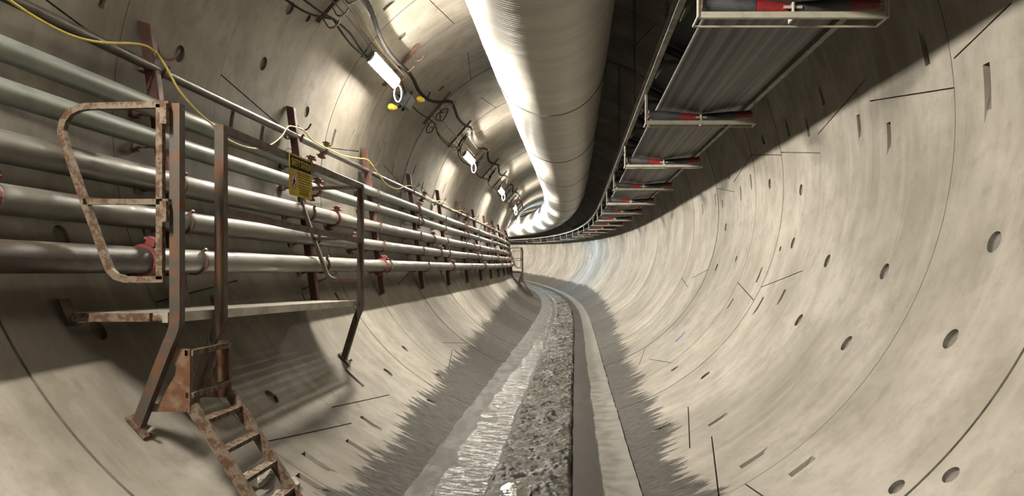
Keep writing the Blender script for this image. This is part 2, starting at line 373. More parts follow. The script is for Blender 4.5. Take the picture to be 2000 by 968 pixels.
def make_cutter():
    bm = bmesh.new()
    for s0, q0, s1, q1 in JOINTS:
        n = 6; ribbon(bm, [(s0+(s1-s0)*t/n, q0+(q1-q0)*t/n) for t in range(n+1)], .011, [R+.03]*(n+1))
    for s, qb, qt in POCKETS:
        n = 4; ribbon(bm, [(s, qb+(qt-qb)*t/n) for t in range(n+1)], .074, [R+.055-(.055+.005)*t/n for t in range(n+1)])
    for h in HOLES:
        s, q = h[:2]; r = h[2] if len(h) > 2 else .067; tp = [];
        for rho, rr in ((2.76, r*1.04), (R+.022, r*.93)):
            tp.append([bm.verts.new(cyl(s+rr*math.cos(t*math.pi/10), q+math.degrees(rr*math.sin(t*math.pi/10)/R), rho)) for t in range(20)])
        for k in range(20): bm.faces.new((tp[0][k], tp[0][(k+1) % 20], tp[1][(k+1) % 20], tp[1][k]))
        bm.faces.new(tp[0][::-1]); bm.faces.new(tp[1])
    bmesh.ops.recalc_face_normals(bm, faces=bm.faces)
    me = bpy.data.meshes.new('cut'); bm.to_mesh(me); bm.free()
    o = bpy.data.objects.new('cut', me); COL.objects.link(o); return o
cutter = make_cutter()
def lining(name, p0, p1):
    vs, fs = shell(p0, p1, NEAR_A, NEAR_B, 1.5)
    me = bpy.data.meshes.new('tmp'); me.from_pydata(vs, [], fs)
    bm = bmesh.new(); bm.from_mesh(me); bmesh.ops.recalc_face_normals(bm, faces=bm.faces); bm.to_mesh(me); bm.free()
    o = bpy.data.objects.new('tmp', me); COL.objects.link(o)
    md = o.modifiers.new('b', 'BOOLEAN'); md.operation = 'DIFFERENCE'; md.object = cutter; md.solver = 'EXACT'; md.use_self = True
    dg = bpy.context.evaluated_depsgraph_get(); dg.update()
    ev = o.evaluated_get(dg); m2 = bpy.data.meshes.new_from_object(ev)
    print('LINING', name, len(m2.polygons))
    V = [tuple(v.co) for v in m2.vertices]; F = [tuple(p.vertices) for p in m2.polygons]
    bpy.data.objects.remove(o); bpy.data.meshes.remove(m2); bpy.data.meshes.remove(me)
    for a, b, dp in ((-14, NEAR_A, 3), (NEAR_B, 122, 2.5)):
        v2, f2 = shell(p0, p1, a, b, dp, False); o_ = len(V); V += v2; F += [tuple(i+o_ for i in f) for f in f2]
    me = bpy.data.meshes.new(name); me.from_pydata(V, [], F)
    bm = bmesh.new(); bm.from_mesh(me); bmesh.ops.recalc_face_normals(bm, faces=bm.faces)
    bm.to_mesh(me); bm.free(); me.materials.append(M['concrete']); me.materials.append(M['mortar'])
    uvl = me.uv_layers.new(name='UVMap'); nor = [None]*len(me.loops)
    pc = (p0+p1)/2
    co = [v.co.copy() for v in me.vertices]
    for p in me.polygons:
        p.use_smooth = True
        fn = p.normal.copy(); th = heading(p.center.y); rot = Matrix.Rotation(th, 3, 'Z')
        rc = Vector((p.center.x, 0, p.center.z)).normalized()
        inner = fn.dot(-rc) > .97 and math.hypot(p.center.x, p.center.z) < R+.012
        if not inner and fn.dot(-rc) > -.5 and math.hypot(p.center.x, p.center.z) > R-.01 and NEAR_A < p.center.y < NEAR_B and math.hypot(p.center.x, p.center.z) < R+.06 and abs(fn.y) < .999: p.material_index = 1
        for li in p.loop_indices:
            c = co[me.loops[li].vertex_index]
            a = math.degrees(math.atan2(c.x, -c.z))
            if a-pc > 180: a -= 360
            if a-pc < -180: a += 360
            uvl.data[li].uv = (c.y, rad(a)*R)
            nor[li] = rot @ (-Vector((c.x, 0, c.z)).normalized() if inner else fn)
    for v in me.vertices: v.co = bend(v.co)
    me.update(); me.normals_split_custom_set([tuple(n) for n in nor])
    o = bpy.data.objects.new(name, me); COL.objects.link(o); tag(o, kind='structure'); return o
lining('floor', -45, 45); lining('wall_right', 45, 125); lining('ceiling', 125, 235); lining('wall_left', -125, -45)
bpy.data.objects.remove(cutter)

# ---------------------------------------------------------------- invert: slab, trickle, mud, drain, kerb
def strip(name, mat, xs_f, zf, a, b, ds, kind='structure', thick=-2.95, label=None, cat=None, close=True, trans=None, par=None):
    ss = arange(a, b, ds); mb = MB(bend); vs = []; fs = []; uv = []
    n = None
    for s in ss:
        xs = xs_f(s); n = len(xs)
        for x in xs: vs.append((x, s, zf(x, s))); uv.append((s, x))
    for i in range(len(ss)-1):
        for k in range(n-1): fs.append((i*n+k, i*n+k+1, (i+1)*n+k+1, (i+1)*n+k))
    mb.add(vs, fs, uv, smooth=True)
    if close:   # side skirts
        for k in (0, n-1):
            v2 = [];
            for i in range(len(ss)):
                p = vs[i*n+k]; v2 += [p, (p[0], p[1], thick if math.hypot(p[0], thick) > R else p[2]-.15)]
            mb.add(v2, [(2*i, 2*i+1, 2*i+3, 2*i+2) for i in range(len(ss)-1)])
    o = mb.build(name, mat, par); tag(o, label, cat, kind=kind); return o
def nz(x, s, f, seed=0): return noise.noise(Vector((x*f+seed, s*f, seed*1.7)))
def fb(x, s, f, seed=0, o=4): return noise.fractal(Vector((x*f+seed, s*f, seed)), 1., 2., o)
def slab_l(s): return -1.02+.03*nz(0, s, 2, 3)
def mud_l(s): return -.425+.04*nz(0, s, 1.3, 5)+.02*nz(0, s, 6, 6)
def mud_r(s): return .25+.012*nz(0, s, 3, 8)+.008*nz(0, s, 11, 9)
def drain_r(s): return .50+.02*nz(0, s, 1.5, 11)+.012*nz(0, s, 7, 12)
def curb_r(s): return .775+.012*nz(0, s, 4, 14)
SA, SB = 3.2, 100
def slab_z(x, s): return -2.625+(-x-1.0)*.07 + .006*fb(x, s, 3, 2)
strip('trim_1', M['slab'], lambda s: [slab_l(s)+(mud_l(s)+.05-slab_l(s))*t/8 for t in range(9)], slab_z, SA, SB, .12)
# water running along the low edge of the slab beside the mud
def wl(s): return mud_l(s)-(.40 if s < 9 else .40-.022*(s-9) if s < 20 else .16)+.05*nz(0, s, 2.5, 21)
strip('water_trickle', M['water'], lambda s: [wl(s)+(mud_l(s)+.03-wl(s))*t/6 for t in range(7)],
      lambda x, s: slab_z(x, s)+.004-.0*x+.004*fb(x, s, 9, 4)-.02*max(0, 1-(x-wl(s))/.03), SA, 60, .05, kind='stuff', label='shiny shallow water running along the left edge of the mud ridge', cat='water', close=False)
# mud ridge
def mudz(x, s):
    t = (x-mud_l(s))/(mud_r(s)-mud_l(s)); t = min(1, max(0, t))
    e = min(1, t/.10)*min(1, (1-t)/.03)
    h = .026+.050*max(-.3, fb(x, s, 2.4, 31, 5))+.045*max(-.12, fb(x*.8, s*1.2, 6, 33, 4))*(.4+.8*max(0, nz(x, s, 1.6, 77)+.4))+.013*fb(x, s, 24, 37, 4)
    if s < 6.2: h -= .012*(6.2-s)
    return -2.690+e*h
strip('mud_ridge', M['mud'], lambda s: [mud_l(s)+(mud_r(s)-mud_l(s))*t/56 for t in range(57)], mudz, 4.2, 14.5, .0125, kind='stuff', label='rough wet grey mud heaped along the middle of the tunnel floor', cat='mud')
strip('mud_ridge', M['mud'], lambda s: [mud_l(s)+(mud_r(s)-mud_l(s))*t/26 for t in range(27)], mudz, 14.5, 34, .035, kind='stuff', label='wet mud ridge farther along the tunnel towards the bend', cat='mud')
strip('mud_ridge', M['mud'], lambda s: [mud_l(s)+(mud_r(s)-mud_l(s))*t/10 for t in range(11)], mudz, 34, SB, .15, kind='stuff', label='farthest stretch of wet mud going round the bend', cat='mud')
def pud(cx, cs, rx, rs, nm, lb):
    mb = MB(bend); vs = [(cx, cs, -2.643)]; n = 36
    for k in range(n):
        a = 2*math.pi*k/n; q = 1+.3*nz(math.cos(a), math.sin(a), 2, cs)
        vs.append((cx+rx*q*math.cos(a), cs+rs*q*math.sin(a), -2.643))
    vs2 = [(p[0], p[1], p[2]-.02) for p in vs[1:]]
    mb.add(vs+vs2, [(0, k+1, (k+1) % n+1) for k in range(n)]+[(k+1, n+1+k, n+1+(k+1) % n, (k+1) % n+1) for k in range(n)])
    tag(mb.build('puddle', M['puddle']), lb, 'puddle', kind='stuff')
pud(-.17, 5.45, .11, .30, 'p', 'pale reflecting puddle in the mud at the bottom of the view')
mb = MB(bend); mb.tube([(slab_l(s)+.012, s, slab_z(slab_l(s), s)+.002) for s in arange(SA, 60, .1)], [.004+.004*abs(nz(0, s, 5, 61)) for s in arange(SA, 60, .1)], 5)
tag(mb.build('trim_4', M['crack']), kind='structure')
# drain channel and kerb
strip('trim_2', M['channel'], lambda s: [.22, .3, .38, .46, .545], lambda x, s: -2.712+.001*nz(x, s, 5, 40), SA, SB, .2, close=False)
strip('trim_3', M['curb'], lambda s: [drain_r(s)+(curb_r(s)-drain_r(s))*t/6 for t in range(7)], lambda x, s: -2.662-.012*math.sin((x-.5)*11)+.004*fb(x, s, 4, 44), SA, SB, .06)

# ---------------------------------------------------------------- pipes on the left wall
PIPES = [((-2.622,.388), .034, 'pipe_black', [2.9, 8.55, 14.1, 19.8, 25.5], 'thin black pipe, topmost of the run on the left wall'),
 ((-2.557,.089), .064, 'pipe_green', [2.1, 7.83, 13.25, 19, 24.8], 'pale green-grey pipe directly below the thin black pipe'),
 ((-2.556,-.12), .064, 'pipe_green', [2.2, 8.05, 13.5, 19.3, 25], 'second large green-grey pipe from the top, above the dark shiny one'),
 ((-2.529,-.399), .082, 'pipe_dark', [2.8, 8.57, 14.4, 20.2, 26], 'dark grey pipe in the middle of the run, third from the bottom'),
 ((-2.473,-.664), .076, 'pipe_dark', [3.40, 9.2, 14.9, 20.6, 26.3], 'dirty grey pipe just above the bottom pipe on the left wall'),
 ((-2.379,-.941), .080, 'pipe_dark', [4.55, 10.15, 15.8, 21.5, 27.2], 'lowest grey pipe on the left wall, held by bright red couplings')]
NAMES = ['thin_pipe', 'steel_pipe', 'steel_pipe', 'steel_pipe', 'steel_pipe', 'steel_pipe']
RED = {(5, 0), (5, 1), (4, 0), (3, 1)}
def couplings(mb, x, z, r, s):
    """two-bolt grooved coupling"""
    ring = MB(bend)
    for ds, rr in ((-.035, r+.012), (-.03, r+.024), (-.012, r+.03), (.012, r+.03), (.03, r+.024), (.035, r+.012)):
        pass
    prof = [(-.034, r), (-.034, r+.014), (-.018, r+.02), (.018, r+.02), (.034, r+.014), (.034, r)]
    n = 24; vs = []; fs = []
    for k in range(n):
        a = 2*math.pi*k/n
        for ds, rr in prof: vs.append((x+rr*math.cos(a), s+ds, z+rr*math.sin(a)))
    m = len(prof)
    for k in range(n):
        for j in range(m-1): fs.append((k*m+j, k*m+j+1, ((k+1) % n)*m+j+1, ((k+1) % n)*m+j))
    ring.add(vs, fs, smooth=False)
    for a in (rad(65), rad(245)):
        c = Vector((x+(r+.045)*math.cos(a), s, z+(r+.045)*math.sin(a))); rt = Matrix.Rotation(-a, 3, 'Y')
        ring.box(c, (.05, .05, .055), rt)
        t = Vector((-math.sin(a), 0, math.cos(a)))*.055
        ring.tube([c-t+Vector((.0, 0, 0)), c+t], .011, 6)
    return ring
for i, ((x, z), r, mat, cps, lb) in enumerate(PIPES):
    root = thing(NAMES[i], frame(2, x, z), lb, 'pipe', 'pipes running along the left wall')
    s0_ = -13
    if i == 5:
        mb = MB(bend); mb.tube([(x, s, z) for s in arange(-13, 4.55, .6)], r, 24); s0_ = 4.55
        wbuild(mb, 'pipe', M['pipe_muddy'], root)['label'] = 'mud-caked near stretch of pipe'
    mb = MB(bend); mb.tube([(x, s, z) for s in arange(s0_, 110, .6)], r, 24)
    wbuild(mb, 'pipe', M[mat], root)
    for j, s in enumerate(cps+[cps[-1]+5.7*k for k in range(1, 6)]):
        c = wbuild(couplings(None, x, z, r, s), 'coupling', M['red' if (i, j) in RED else 'coup'], root)
        if (i, j) in RED: c['label'] = 'bright red coupling'

# racks: channel following the wall, a hook under each pipe, a cord hook on top
def rack_proto():
    root = thing('pipe_rack', Matrix.Identity(4), 'x', 'pipe bracket', 'rust-red pipe brackets on the left wall')
    mb = MB(); ph = arange(-61, -104.5, 2.2)
    A, B = [], []
    vs = []; fs = []
    sec = [(-.04, R-.004), (-.04, 2.725), (-.03, 2.717), (.03, 2.717), (.04, 2.725), (.04, R-.004)]
    for q in ph:
        for dx, rho in sec:
            c = cyl(dx, q, rho); vs.append(c)
    m = len(sec)
    for k in range(len(ph)-1):
        for j in range(m): fs.append((k*m+j, k*m+(j+1) % m, (k+1)*m+(j+1) % m, (k+1)*m+j))
    fs += [tuple(range(m)), tuple((len(ph)-1)*m+j for j in range(m))]
    mb.add(vs, fs); mb.build('channel', M['rack'], root)
    # hooks
    for i, ((x, z), r, *_ ) in enumerate(PIPES):
        h = MB(); y = .085; rr = r+.008; pts = []
        wall = math.hypot(x, z)
        out = Vector((x, 0, z)).normalized()
        a0 = math.atan2(out.z, out.x)       # direction to wall
        for k in range(15):
            a = a0 - (-.15) + (k/14)*(math.pi*1.12)     # from the wall side, under the pipe, to the front
            pts.append((x+rr*math.cos(a), y, z+rr*math.sin(a)))
        e = Vector(pts[0])+out*(2.72-wall)*.95
        pts = [tuple(e)]+pts
        last = Vector(pts[-1]); pts.append(tuple(last+Vector((.022, 0, .02))))
        h.tube(pts, .01, sq=(.03, .014), up=(0, 1, 0)); 
        h.box((e.x, .05, e.z), (.03, .10, .05))
        h.build('pipe_hook', M['rackdark'], root)
    h = MB(); p = Vector(cyl(.06, -100.6, 2.70)); pts = [cyl(.05, -103.2, 2.74), cyl(.06, -102.2, 2.70), cyl(.07, -100.9, 2.665), cyl(.085, -100.4, 2.62), cyl(.09, -100.8, 2.575), cyl(.095, -102.2, 2.55)]
    h.tube(smoothpath(pts, 4), .009, 8); h.build('cord_hook', M['rackdark'], root)
    return root
RACKS = [5.08-2.66, 5.08, 7.67]+[10.35+2.72*k for k in range(0, 13)]
proto = rack_proto()
for k, s in enumerate(RACKS):
    o = proto if k == 0 else copy_tree(proto)
    o.matrix_world = frame(s, 0, 0)
    if k == 0: o['label'] = 'rust-red pipe bracket nearest the camera, mostly beyond the left edge'
    elif k == 1: o['label'] = 'rust-red pipe bracket at the upper left with the yellow cord hooked over it'
    elif k == 2: o['label'] = 'rust-red pipe bracket between the platform posts, just left of the yellow sign'
    elif k == 3: o['label'] = 'bright rust-red pipe bracket just behind the far end post of the platform'
    else: o['label'] = ORD[k-4]+' rust-red pipe bracket beyond the platform, counting towards the bend'

# ---------------------------------------------------------------- ventilation duct
dx, dz, dr = -.071, 1.933, .782
root = thing('ventilation_duct', frame(2, dx, dz), 'wide pale grey ventilation duct hung under the tunnel crown', 'duct')
mb = MB(bend); ss = arange(-13, 110, .09); n = 64; vs = []; fs = []; uv = []
seams = [1.2+4.56*k for k in range(-3, 24)]
for s in ss:
    sm = sum(math.exp(-((s-q)/.05)**2) for q in seams)
    for k in range(n):
        a = 2*math.pi*k/n; rr = dr*(1-.010*sm)+.0035*noise.noise(Vector((s*2.6, math.cos(a)*1.5, math.sin(a)*1.5)))+.0012*math.sin(s*2*math.pi/.27+noise.noise(Vector((s*.3, 0, 0)))*2)
        vs.append((dx+rr*math.cos(a), s, dz+rr*math.sin(a)*.995)); uv.append((s, a*dr))
for i in range(len(ss)-1):
    for k in range(n): fs.append((i*n+k, i*n+(k+1) % n, (i+1)*n+(k+1) % n, (i+1)*n+k))
mb.add(vs, fs, uv, smooth=True); wbuild(mb, 'duct_skin', M['duct'], root)
for q in seams[2:]:
    b_ = MB(bend); b_.tube([(dx+(dr+.004)*math.cos(2*math.pi*k/48), q, dz+(dr+.004)*math.sin(2*math.pi*k/48)) for k in range(48)], .005, 6, closed=True)
    wbuild(b_, 'duct_seam', M['cable_grey'], root)

# ---------------------------------------------------------------- conveyor on the upper right
KC = .92                     # conveyor drawn in its own units, metres = units * KC
def cu(p): return (p[0]*KC+.0205, p[1], p[2]*KC-.081)
def cbend(p): return bend(cu(p))
def cloc(p): return Vector((p[0]*KC+.0205, p[1]*KC, p[2]*KC-.081))
def rail(name, x, z, lb, flip):
    mb = MB(cbend); f = 1 if flip else -1
    poly = [(0, 0), (.055*f, 0), (.055*f, .008), (.008*f, .008), (.008*f, .112), (.055*f, .112), (.055*f, .12), (0, .12)]
    ss = arange(-13, 100, .7); m = len(poly); vs = []; fs = []
    for s in ss:
        for a, b in poly: vs.append((x+a, s, z+b))
    for i in range(len(ss)-1):
        for k in range(m): fs.append((i*m+k, i*m+(k+1) % m, (i+1)*m+(k+1) % m, (i+1)*m+k))
    mb.add(vs, fs); o = mb.build(name, M['stringer']); tag(o, lb, 'beam', 'conveyor side beams')
    return o
rail('conveyor_beam', 1.145, 1.093, 'left side beam of the overhead conveyor, nearest the duct', False)
rail('conveyor_beam', 2.385, .985, 'right side beam of the overhead conveyor, nearest the wall', True)
FR = [(5.2+3.7*k)*KC for k in range(-3, 22)]
broot = thing('conveyor_belt', frame(5, 1.8, .95), 'long dark rubber belt of the overhead conveyor', 'conveyor belt')
def beltz(u, s):
    d = min(abs(s-q) for q in FR); sag = .03*min(1, d/1.2)
    v = abs(u)*.075
    wob = .006*noise.noise(Vector((u*3, s*.4, 3)))
    return .885+v*1.0-sag*.5*(1-abs(u))+wob
mb = MB(cbend); ss = arange(-13, 95, .22); us = [i/12-1 for i in range(25)]
vs = []; fs = []; uv = []
for s in ss:
    for u in us: vs.append((1.79+u*.515, s, beltz(u, s))); uv.append((s, u))
    for u in us[::-1]: vs.append((1.79+u*.515, s, beltz(u, s)+.012)); uv.append((s, u))
m = 50
for i in range(len(ss)-1):
    for k in range(m): fs.append((i*m+k, i*m+(k+1) % m, (i+1)*m+(k+1) % m, (i+1)*m+k))
mb.add(vs, fs, uv, smooth=True); wbuild(mb, 'return_strand', M['belt'], broot)
mb = MB(cbend); pr = [(-.49, 1.44), (-.22, 1.30), (.22, 1.30), (.46, 1.43), (.46, 1.445), (.22, 1.315), (-.22, 1.315), (-.49, 1.455)]
vs = []; fs = []; ss = arange(-13, 95, .8); m = 8
for s in ss:
    for a, b in pr: vs.append((1.72+a, s, b))
for i in range(len(ss)-1):
    for k in range(m): fs.append((i*m+k, i*m+(k+1) % m, (i+1)*m+(k+1) % m, (i+1)*m+k))
mb.add(vs, fs); wbuild(mb, 'carrying_strand', M['belt'], broot)

def idler_proto():
    root = thing('return_idler', Matrix.Identity(4), 'x', 'roller frame', 'return roller frames under the conveyor')
    xl, xr, z = 1.125, 2.434, .736
    f = MB(cloc)
    # near bar (angle), far bar, end plates
    f.box(((xl+xr)/2, -.10, z+.021), (xr-xl, .008, .042)); f.box(((xl+xr)/2, -.085, z+.004), (xr-xl, .03, .008))
    f.box(((xl+xr)/2, .10, z+.006), (xr-xl, .012, .012))
    for x in (xl, xr): f.box((x, 0, z+.006), (.012, .212, .012))
    f.build('frame', M['cream'], root)
    for x, top, sx in ((xl, 1.10, 1), (xr, 1.03, -1)):
        h = MB(cloc); h.box((x, -.10, (z+top)/2), (.010, .035, top-z)); h.box((x+.012*sx, -.10, (z+top)/2), (.018, .006, top-z))
        h.build('hanger', M['cream'], root)
    zc, ze = .822, .872
    for x0, x1, z0, z1 in ((1.17, 1.765, ze, zc), (2.40, 1.815, ze, zc)):
        a, b = Vector((x0, 0, z0)), Vector((x1, 0, z1))
        rl = MB(cloc); rl.tube([a, b], .052, 20, smooth=False); o = rl.build('roller', M['roller'], root)
        sh = MB(cloc); sh.tube([a-(b-a).normalized()*.03, b+(b-a).normalized()*.02], .012, 8)
        sh.build('shaft', M['stringer'], root)
        p0, p1 = (a+(b-a)*.0, a+(b-a)*.62) if x0 < 1.5 else (a+(b-a)*.36, b)
        sl = MB(cloc); sl.tube([p0, p1], .0555, 20, smooth=False); sl.build('sleeve', M['rubber'], o)
    c = MB(cloc); c.box((1.79, -.02, (z+zc+.03)/2), (.012, .10, zc+.03-z)); c.tube([(1.79, -.075, z+.01), (1.79, -.075, zc+.03)], .012, 8)
    c.box((1.79, -.065, zc), (.13, .008, .02)); c.build('centre_bracket', M['cream'], root)
    return root
ip = idler_proto(); first = True
for k, s in enumerate(FR[1:]):
    if k > 20: break
    o = ip if first else copy_tree(ip); first = False
    o.matrix_world = frame(s)
    nn = k-2
    o['label'] = ('cream roller frame behind the view, before the nearest one' if nn < 0 and k == 0 else 'cream roller frame just overhead, beyond the top edge' if nn < 0 else
        'big cream roller frame with red rollers at the top edge of the view' if nn == 0 else ORD[nn]+' roller frame under the conveyor belt, counting from the top edge towards the bend')
def carry_proto():
    root = thing('carrying_idler', Matrix.Identity(4), 'x', 'roller support', 'troughing roller supports above the return belt')
    b = MB(cloc); b.box((1.74, 0, 1.215), (1.16, .05, .04))
    for x, zt in ((1.22, 1.43), (1.50, 1.29), (1.94, 1.29), (2.19, 1.42)): b.box((x, 0, (1.21+zt)/2), (.03, .05, zt-1.21))
    b.build('base', M['stringer'], root)
    g = MB(cloc); g.prism([(1.13, 1.20), (1.28, 1.20), (1.16, 1.08)], 'y', -.15, .15); g.build('gusset', M['stringer'], root)
    for a, c in (((1.22, 0, 1.38), (1.49, 0, 1.25)), ((1.51, 0, 1.25), (1.93, 0, 1.25)), ((1.95, 0, 1.25), (2.19, 0, 1.37))):
        r_ = MB(cloc); r_.tube([a, c], .045, 14, smooth=False); r_.build('roller', M['rubber'], root)
    return root
cp = carry_proto()
for k in range(24):
    o = cp if k == 0 else copy_tree(cp); o.matrix_world = frame((4.2+1.85*k)*KC)
    o['label'] = 'dark troughing roller support under the upper conveyor strand, '+ORD[k]+' from the top edge'

# chains hanging the conveyor from the crown
for k, (s, lb) in enumerate(((6.26, 'hanging steel chain nearest the camera between duct and conveyor'), (9.66, 'second hanging chain beside the conveyor, in shadow'), (13.1, 'third, farthest hanging chain beside the conveyor'))):
    mb = MB(cbend); x0, z0 = 1.15, 1.21; top = (math.sqrt(R*R-(x0*KC+.0)**2)+.081)/KC; nl = int((top-z0)/.048)
    for j in range(nl+1):
        zc = z0+.02+j*.048; a = (j % 2)*math.pi/2; pts = []
        for q in range(14):
            t = 2*math.pi*q/14; r1 = .014*math.cos(t); h = .023*math.sin(t)+(.010 if math.sin(t) > 0 else -.010)
            pts.append((x0-.02+r1*math.cos(a), s+r1*math.sin(a), zc+h))
        mb.tube(pts, .0045, 6, closed=True)
    tag(mb.build('hanging_chain', M['chain']), lb, 'chain', 'chains holding up the conveyor')

# ---------------------------------------------------------------- lamps
def lamp_proto(mat, nm):
    root = thing('tunnel_light', Matrix.Identity(4), 'x', 'lamp', 'white strip lamps along the upper left of the lining')
    # local: y along the tunnel, x away from the wall, z up the wall
    b = MB(); b.prism([(-.045, -.045), (-.045, .045), (-.004, .078), (.0055, .078), (.0055, -.078), (-.004, -.078)], 'y', -.60, .60); b.build('housing', M['box'], root)
    d = MB(); n = 10; poly = [(.006+.027*math.sin(math.pi*k/n)**.6, -.07*math.cos(math.pi*k/n)) for k in range(n+1)]
    d.prism(poly, 'y', -.585, .585); d.build('lamp_cover', mat, root)
    for sy in (-1, 1):
        c = MB(); c.prism([(x*.8, z*.85) for x, z in poly], 'y', sy*.585, sy*.60); c.build('end_cap', M['white'], root)
    l = MB(); l.tube([(.02+.577*(.12+.11*math.sin(t*math.pi/9))+.816*.05*math.cos(t*math.pi/9), .62, -.816*(.12+.11*math.sin(t*math.pi/9))+.577*.05*math.cos(t*math.pi/9)) for t in range(18)], .007, 8, closed=True)
    l.build('wire_loop', M['white'], root)
    for y in (-.4, .4):
        m_ = MB(); m_.box((-.10, y, 0), (.14, .03, .012)); m_.box((-.165, y, 0), (.012, .05, .12)); m_.build('mounting_bracket', M['box'], root)
    return root
lphi = math.degrees(math.atan2(-2.083, -1.472))
def lamp_mat(s): 
    a = math.atan2(1.472, -2.083)   # direction of the lamp from the axis
    x = Matrix(((-math.cos(a), 0, -math.sin(a)*-1, 0), (0, 1, 0, 0), (-math.sin(a), 0, -math.cos(a), 0), (0, 0, 0, 1)))
    X = Vector((-math.cos(a), 0, -math.sin(a))); Y = Vector((0, 1, 0)); Z = X.cross(Y)
    m = Matrix((X, Y, Z)).transposed().to_4x4()
    if m.to_3x3()[2][2] < 0: pass
    return frame(s, -2.083, 1.472) @ m
lp = lamp_proto(M['lamp'], 'warm'); k = 0
for i in range(-2, 12):
    s = 9.177+7.285*i
    if s > 104: break
    if i == 5:
        o = lamp_proto(M['lampcool'], 'cool')
    elif i == -2: o = lp
    else: o = copy_tree(lp)
    o.matrix_world = lamp_mat(s)
    o['label'] = ('lit strip lamp behind the view' if i == -2 else 'lit strip lamp beside the camera, outside the left edge' if i == -1 else
      'large bright white strip lamp with a wire loop, nearest in view' if i == 0 else 'cool bluish strip lamp far round the bend' if i == 5 else
      ORD[i]+' bright strip lamp on the upper left, counting towards the bend')

# ---------------------------------------------------------------- cable brackets and cables
def cb_proto():
    root = thing('cable_bracket', Matrix.Identity(4), 'x', 'cable bracket', 'cable brackets on the upper left of the lining')
    b = MB(); vs = []; fs = []; ph = arange(-123, -138, 1.5)
    for q in ph:
        for dy, rho in ((-.02, R-.004), (-.02, 2.755), (.02, 2.755), (.02, R-.004)): vs.append(cyl(dy, q, rho))
    for i in range(len(ph)-1):
        for j in range(4): fs.append((i*4+j, i*4+(j+1) % 4, i*4+4+(j+1) % 4, i*4+4+j))
    fs += [(0, 1, 2, 3), tuple((len(ph)-1)*4+j for j in range(4))]
    b.add(vs, fs); b.build('bar', M['rackdark'], root)
    for q in (-124.2, -127.4, -131.0, -135.2):
        h = MB(); pts = [cyl(0, q-.2, 2.765), cyl(0, q+.3, 2.71), cyl(0, q+.8, 2.66), cyl(0, q+.3, 2.62), cyl(0, q-.9, 2.60), cyl(0, q-1.9, 2.61)]
        h.tube(smoothpath(pts, 4), .01, sq=(.035, .01), up=(0, 1, 0)); h.build('cable_hook', M['rackdark'], root)
    return root
cb = cb_proto()
CB = [2.3, 4.9, 7.5, 10.08, 12.75, 15.2, 17.9, 20.6, 23.3, 26.0, 28.7, 31.4, 34.1, 36.8]
for k, s in enumerate(CB):
    o = cb if k == 0 else copy_tree(cb); o.matrix_world = frame(s)
    o['label'] = ('dark cable bracket beside the camera, outside the view' if k == 0 else 'dark cable bracket left of the nearest lamp, beyond the top edge' if k == 1 else
                  'dark hooked cable bracket at the top edge, left of the nearest lamp' if k == 2 else 'dark cable bracket right beside the nearest lamp' if k == 3 else
                  ORD[k-4]+' dark cable bracket past the nearest lamp, counting towards the bend')
def cable(name, pts, r, mat, lb, cat='cable', grp=None, rho=None, n=8):
    P = [(p[0], p[1], p[2] if len(p) > 2 else rho) for p in pts]
    path = [cyl(*q) for q in smoothpath(P, 6)]
    mb = MB(bend); mb.tube(path, r, n); return tag(mb.build(name, M[mat]), lb, cat, grp)
cable('power_cable', [(2.3,-135,2.63),(5,-134.5,2.62),(6.6,-133.2,2.6),(7.842,-133.64),(8.589,-131.23),(9.055,-130.2),(9.535,-130.02),(10.091,-130.57),(10.522,-130.4),(11.096,-129.3),(11.764,-129.87),(12.327,-132.57),(12.75,-135.6),(13.3,-134.9),(13.873,-133.9),(14.562,-134.2),(15.2,-135.6),(16.0,-133.0),(17.0,-132.2),(17.9,-135.4),(19.2,-132.5),(20.6,-135.4)], .026, 'cable', 'thick black power cable looping past the nearest lamp', rho=2.655, n=12)
cable('power_cable', [(20.6,-135.4),(22,-132.6),(23.3,-135.3),(24.6,-132.5),(26,-135.3),(27.3,-132.5),(28.7,-135.3),(31.4,-135.3),(34.1,-135.3),(36.8,-135.3)], .026, 'cable', 'continuation of the thick cable between the far lamps', rho=2.655)
G = 'thin cables strung between the brackets'
cable('lamp_cable', [(6.4,-121.3,2.68),(6.613,-121.52),(6.877,-122.17),(7.119,-123.3),(7.375,-124.9),(7.5,-125.3,2.655),(7.787,-124.6),(8.202,-124.2),(8.6,-124.3,2.56)], .011, 'cable', 'black cable drooping from the bracket at the top edge into the nearest lamp', rho=2.64, grp=G)
cable('lamp_cable', [(5.6,-124.0,2.68),(6.5,-123.6,2.68),(6.934,-124.1),(7.145,-124.5),(7.374,-125.2),(7.5,-125.5,2.65),(7.95,-125.9),(8.4,-125.1),(8.62,-124.6,2.57)], .010, 'cable', 'second black cable entering the near end of the nearest lamp', rho=2.64, grp=G)
cable('grey_cable', [(5,-128.2,2.66),(7.5,-128.0,2.65),(8.13,-127.9),(8.6,-127.3),(9.128,-126.84),(10.08,-128.2,2.63)], .007, 'cable_grey', 'grey thin cable running above the nearest lamp', rho=2.66, grp=G)
cable('tan_cable', [(5,-130,2.66),(7.5,-129.7,2.65),(8.182,-128.9),(8.981,-128.4),(10.08,-128.6,2.63)], .008, 'cable_tan', 'tan cable stretched just above the nearest lamp', rho=2.66, grp=G)
cable('tan_cable', [(5,-131.6,2.66),(7.612,-131.3),(8.242,-130.05),(8.776,-129.2),(9.341,-129.0),(10.0,-129.0,2.63)], .007, 'cable_tan', 'paler tan cable between the first one and the thick black cable', rho=2.66, grp=G)
cable('grey_cable', [(5.5,-133.9,2.72),(7.913,-133.0),(8.277,-132.2),(8.663,-131.0),(9.3,-130.0)], .006, 'cable_grey', 'thin cable close along the left of the thick black cable', rho=2.70, grp=G)
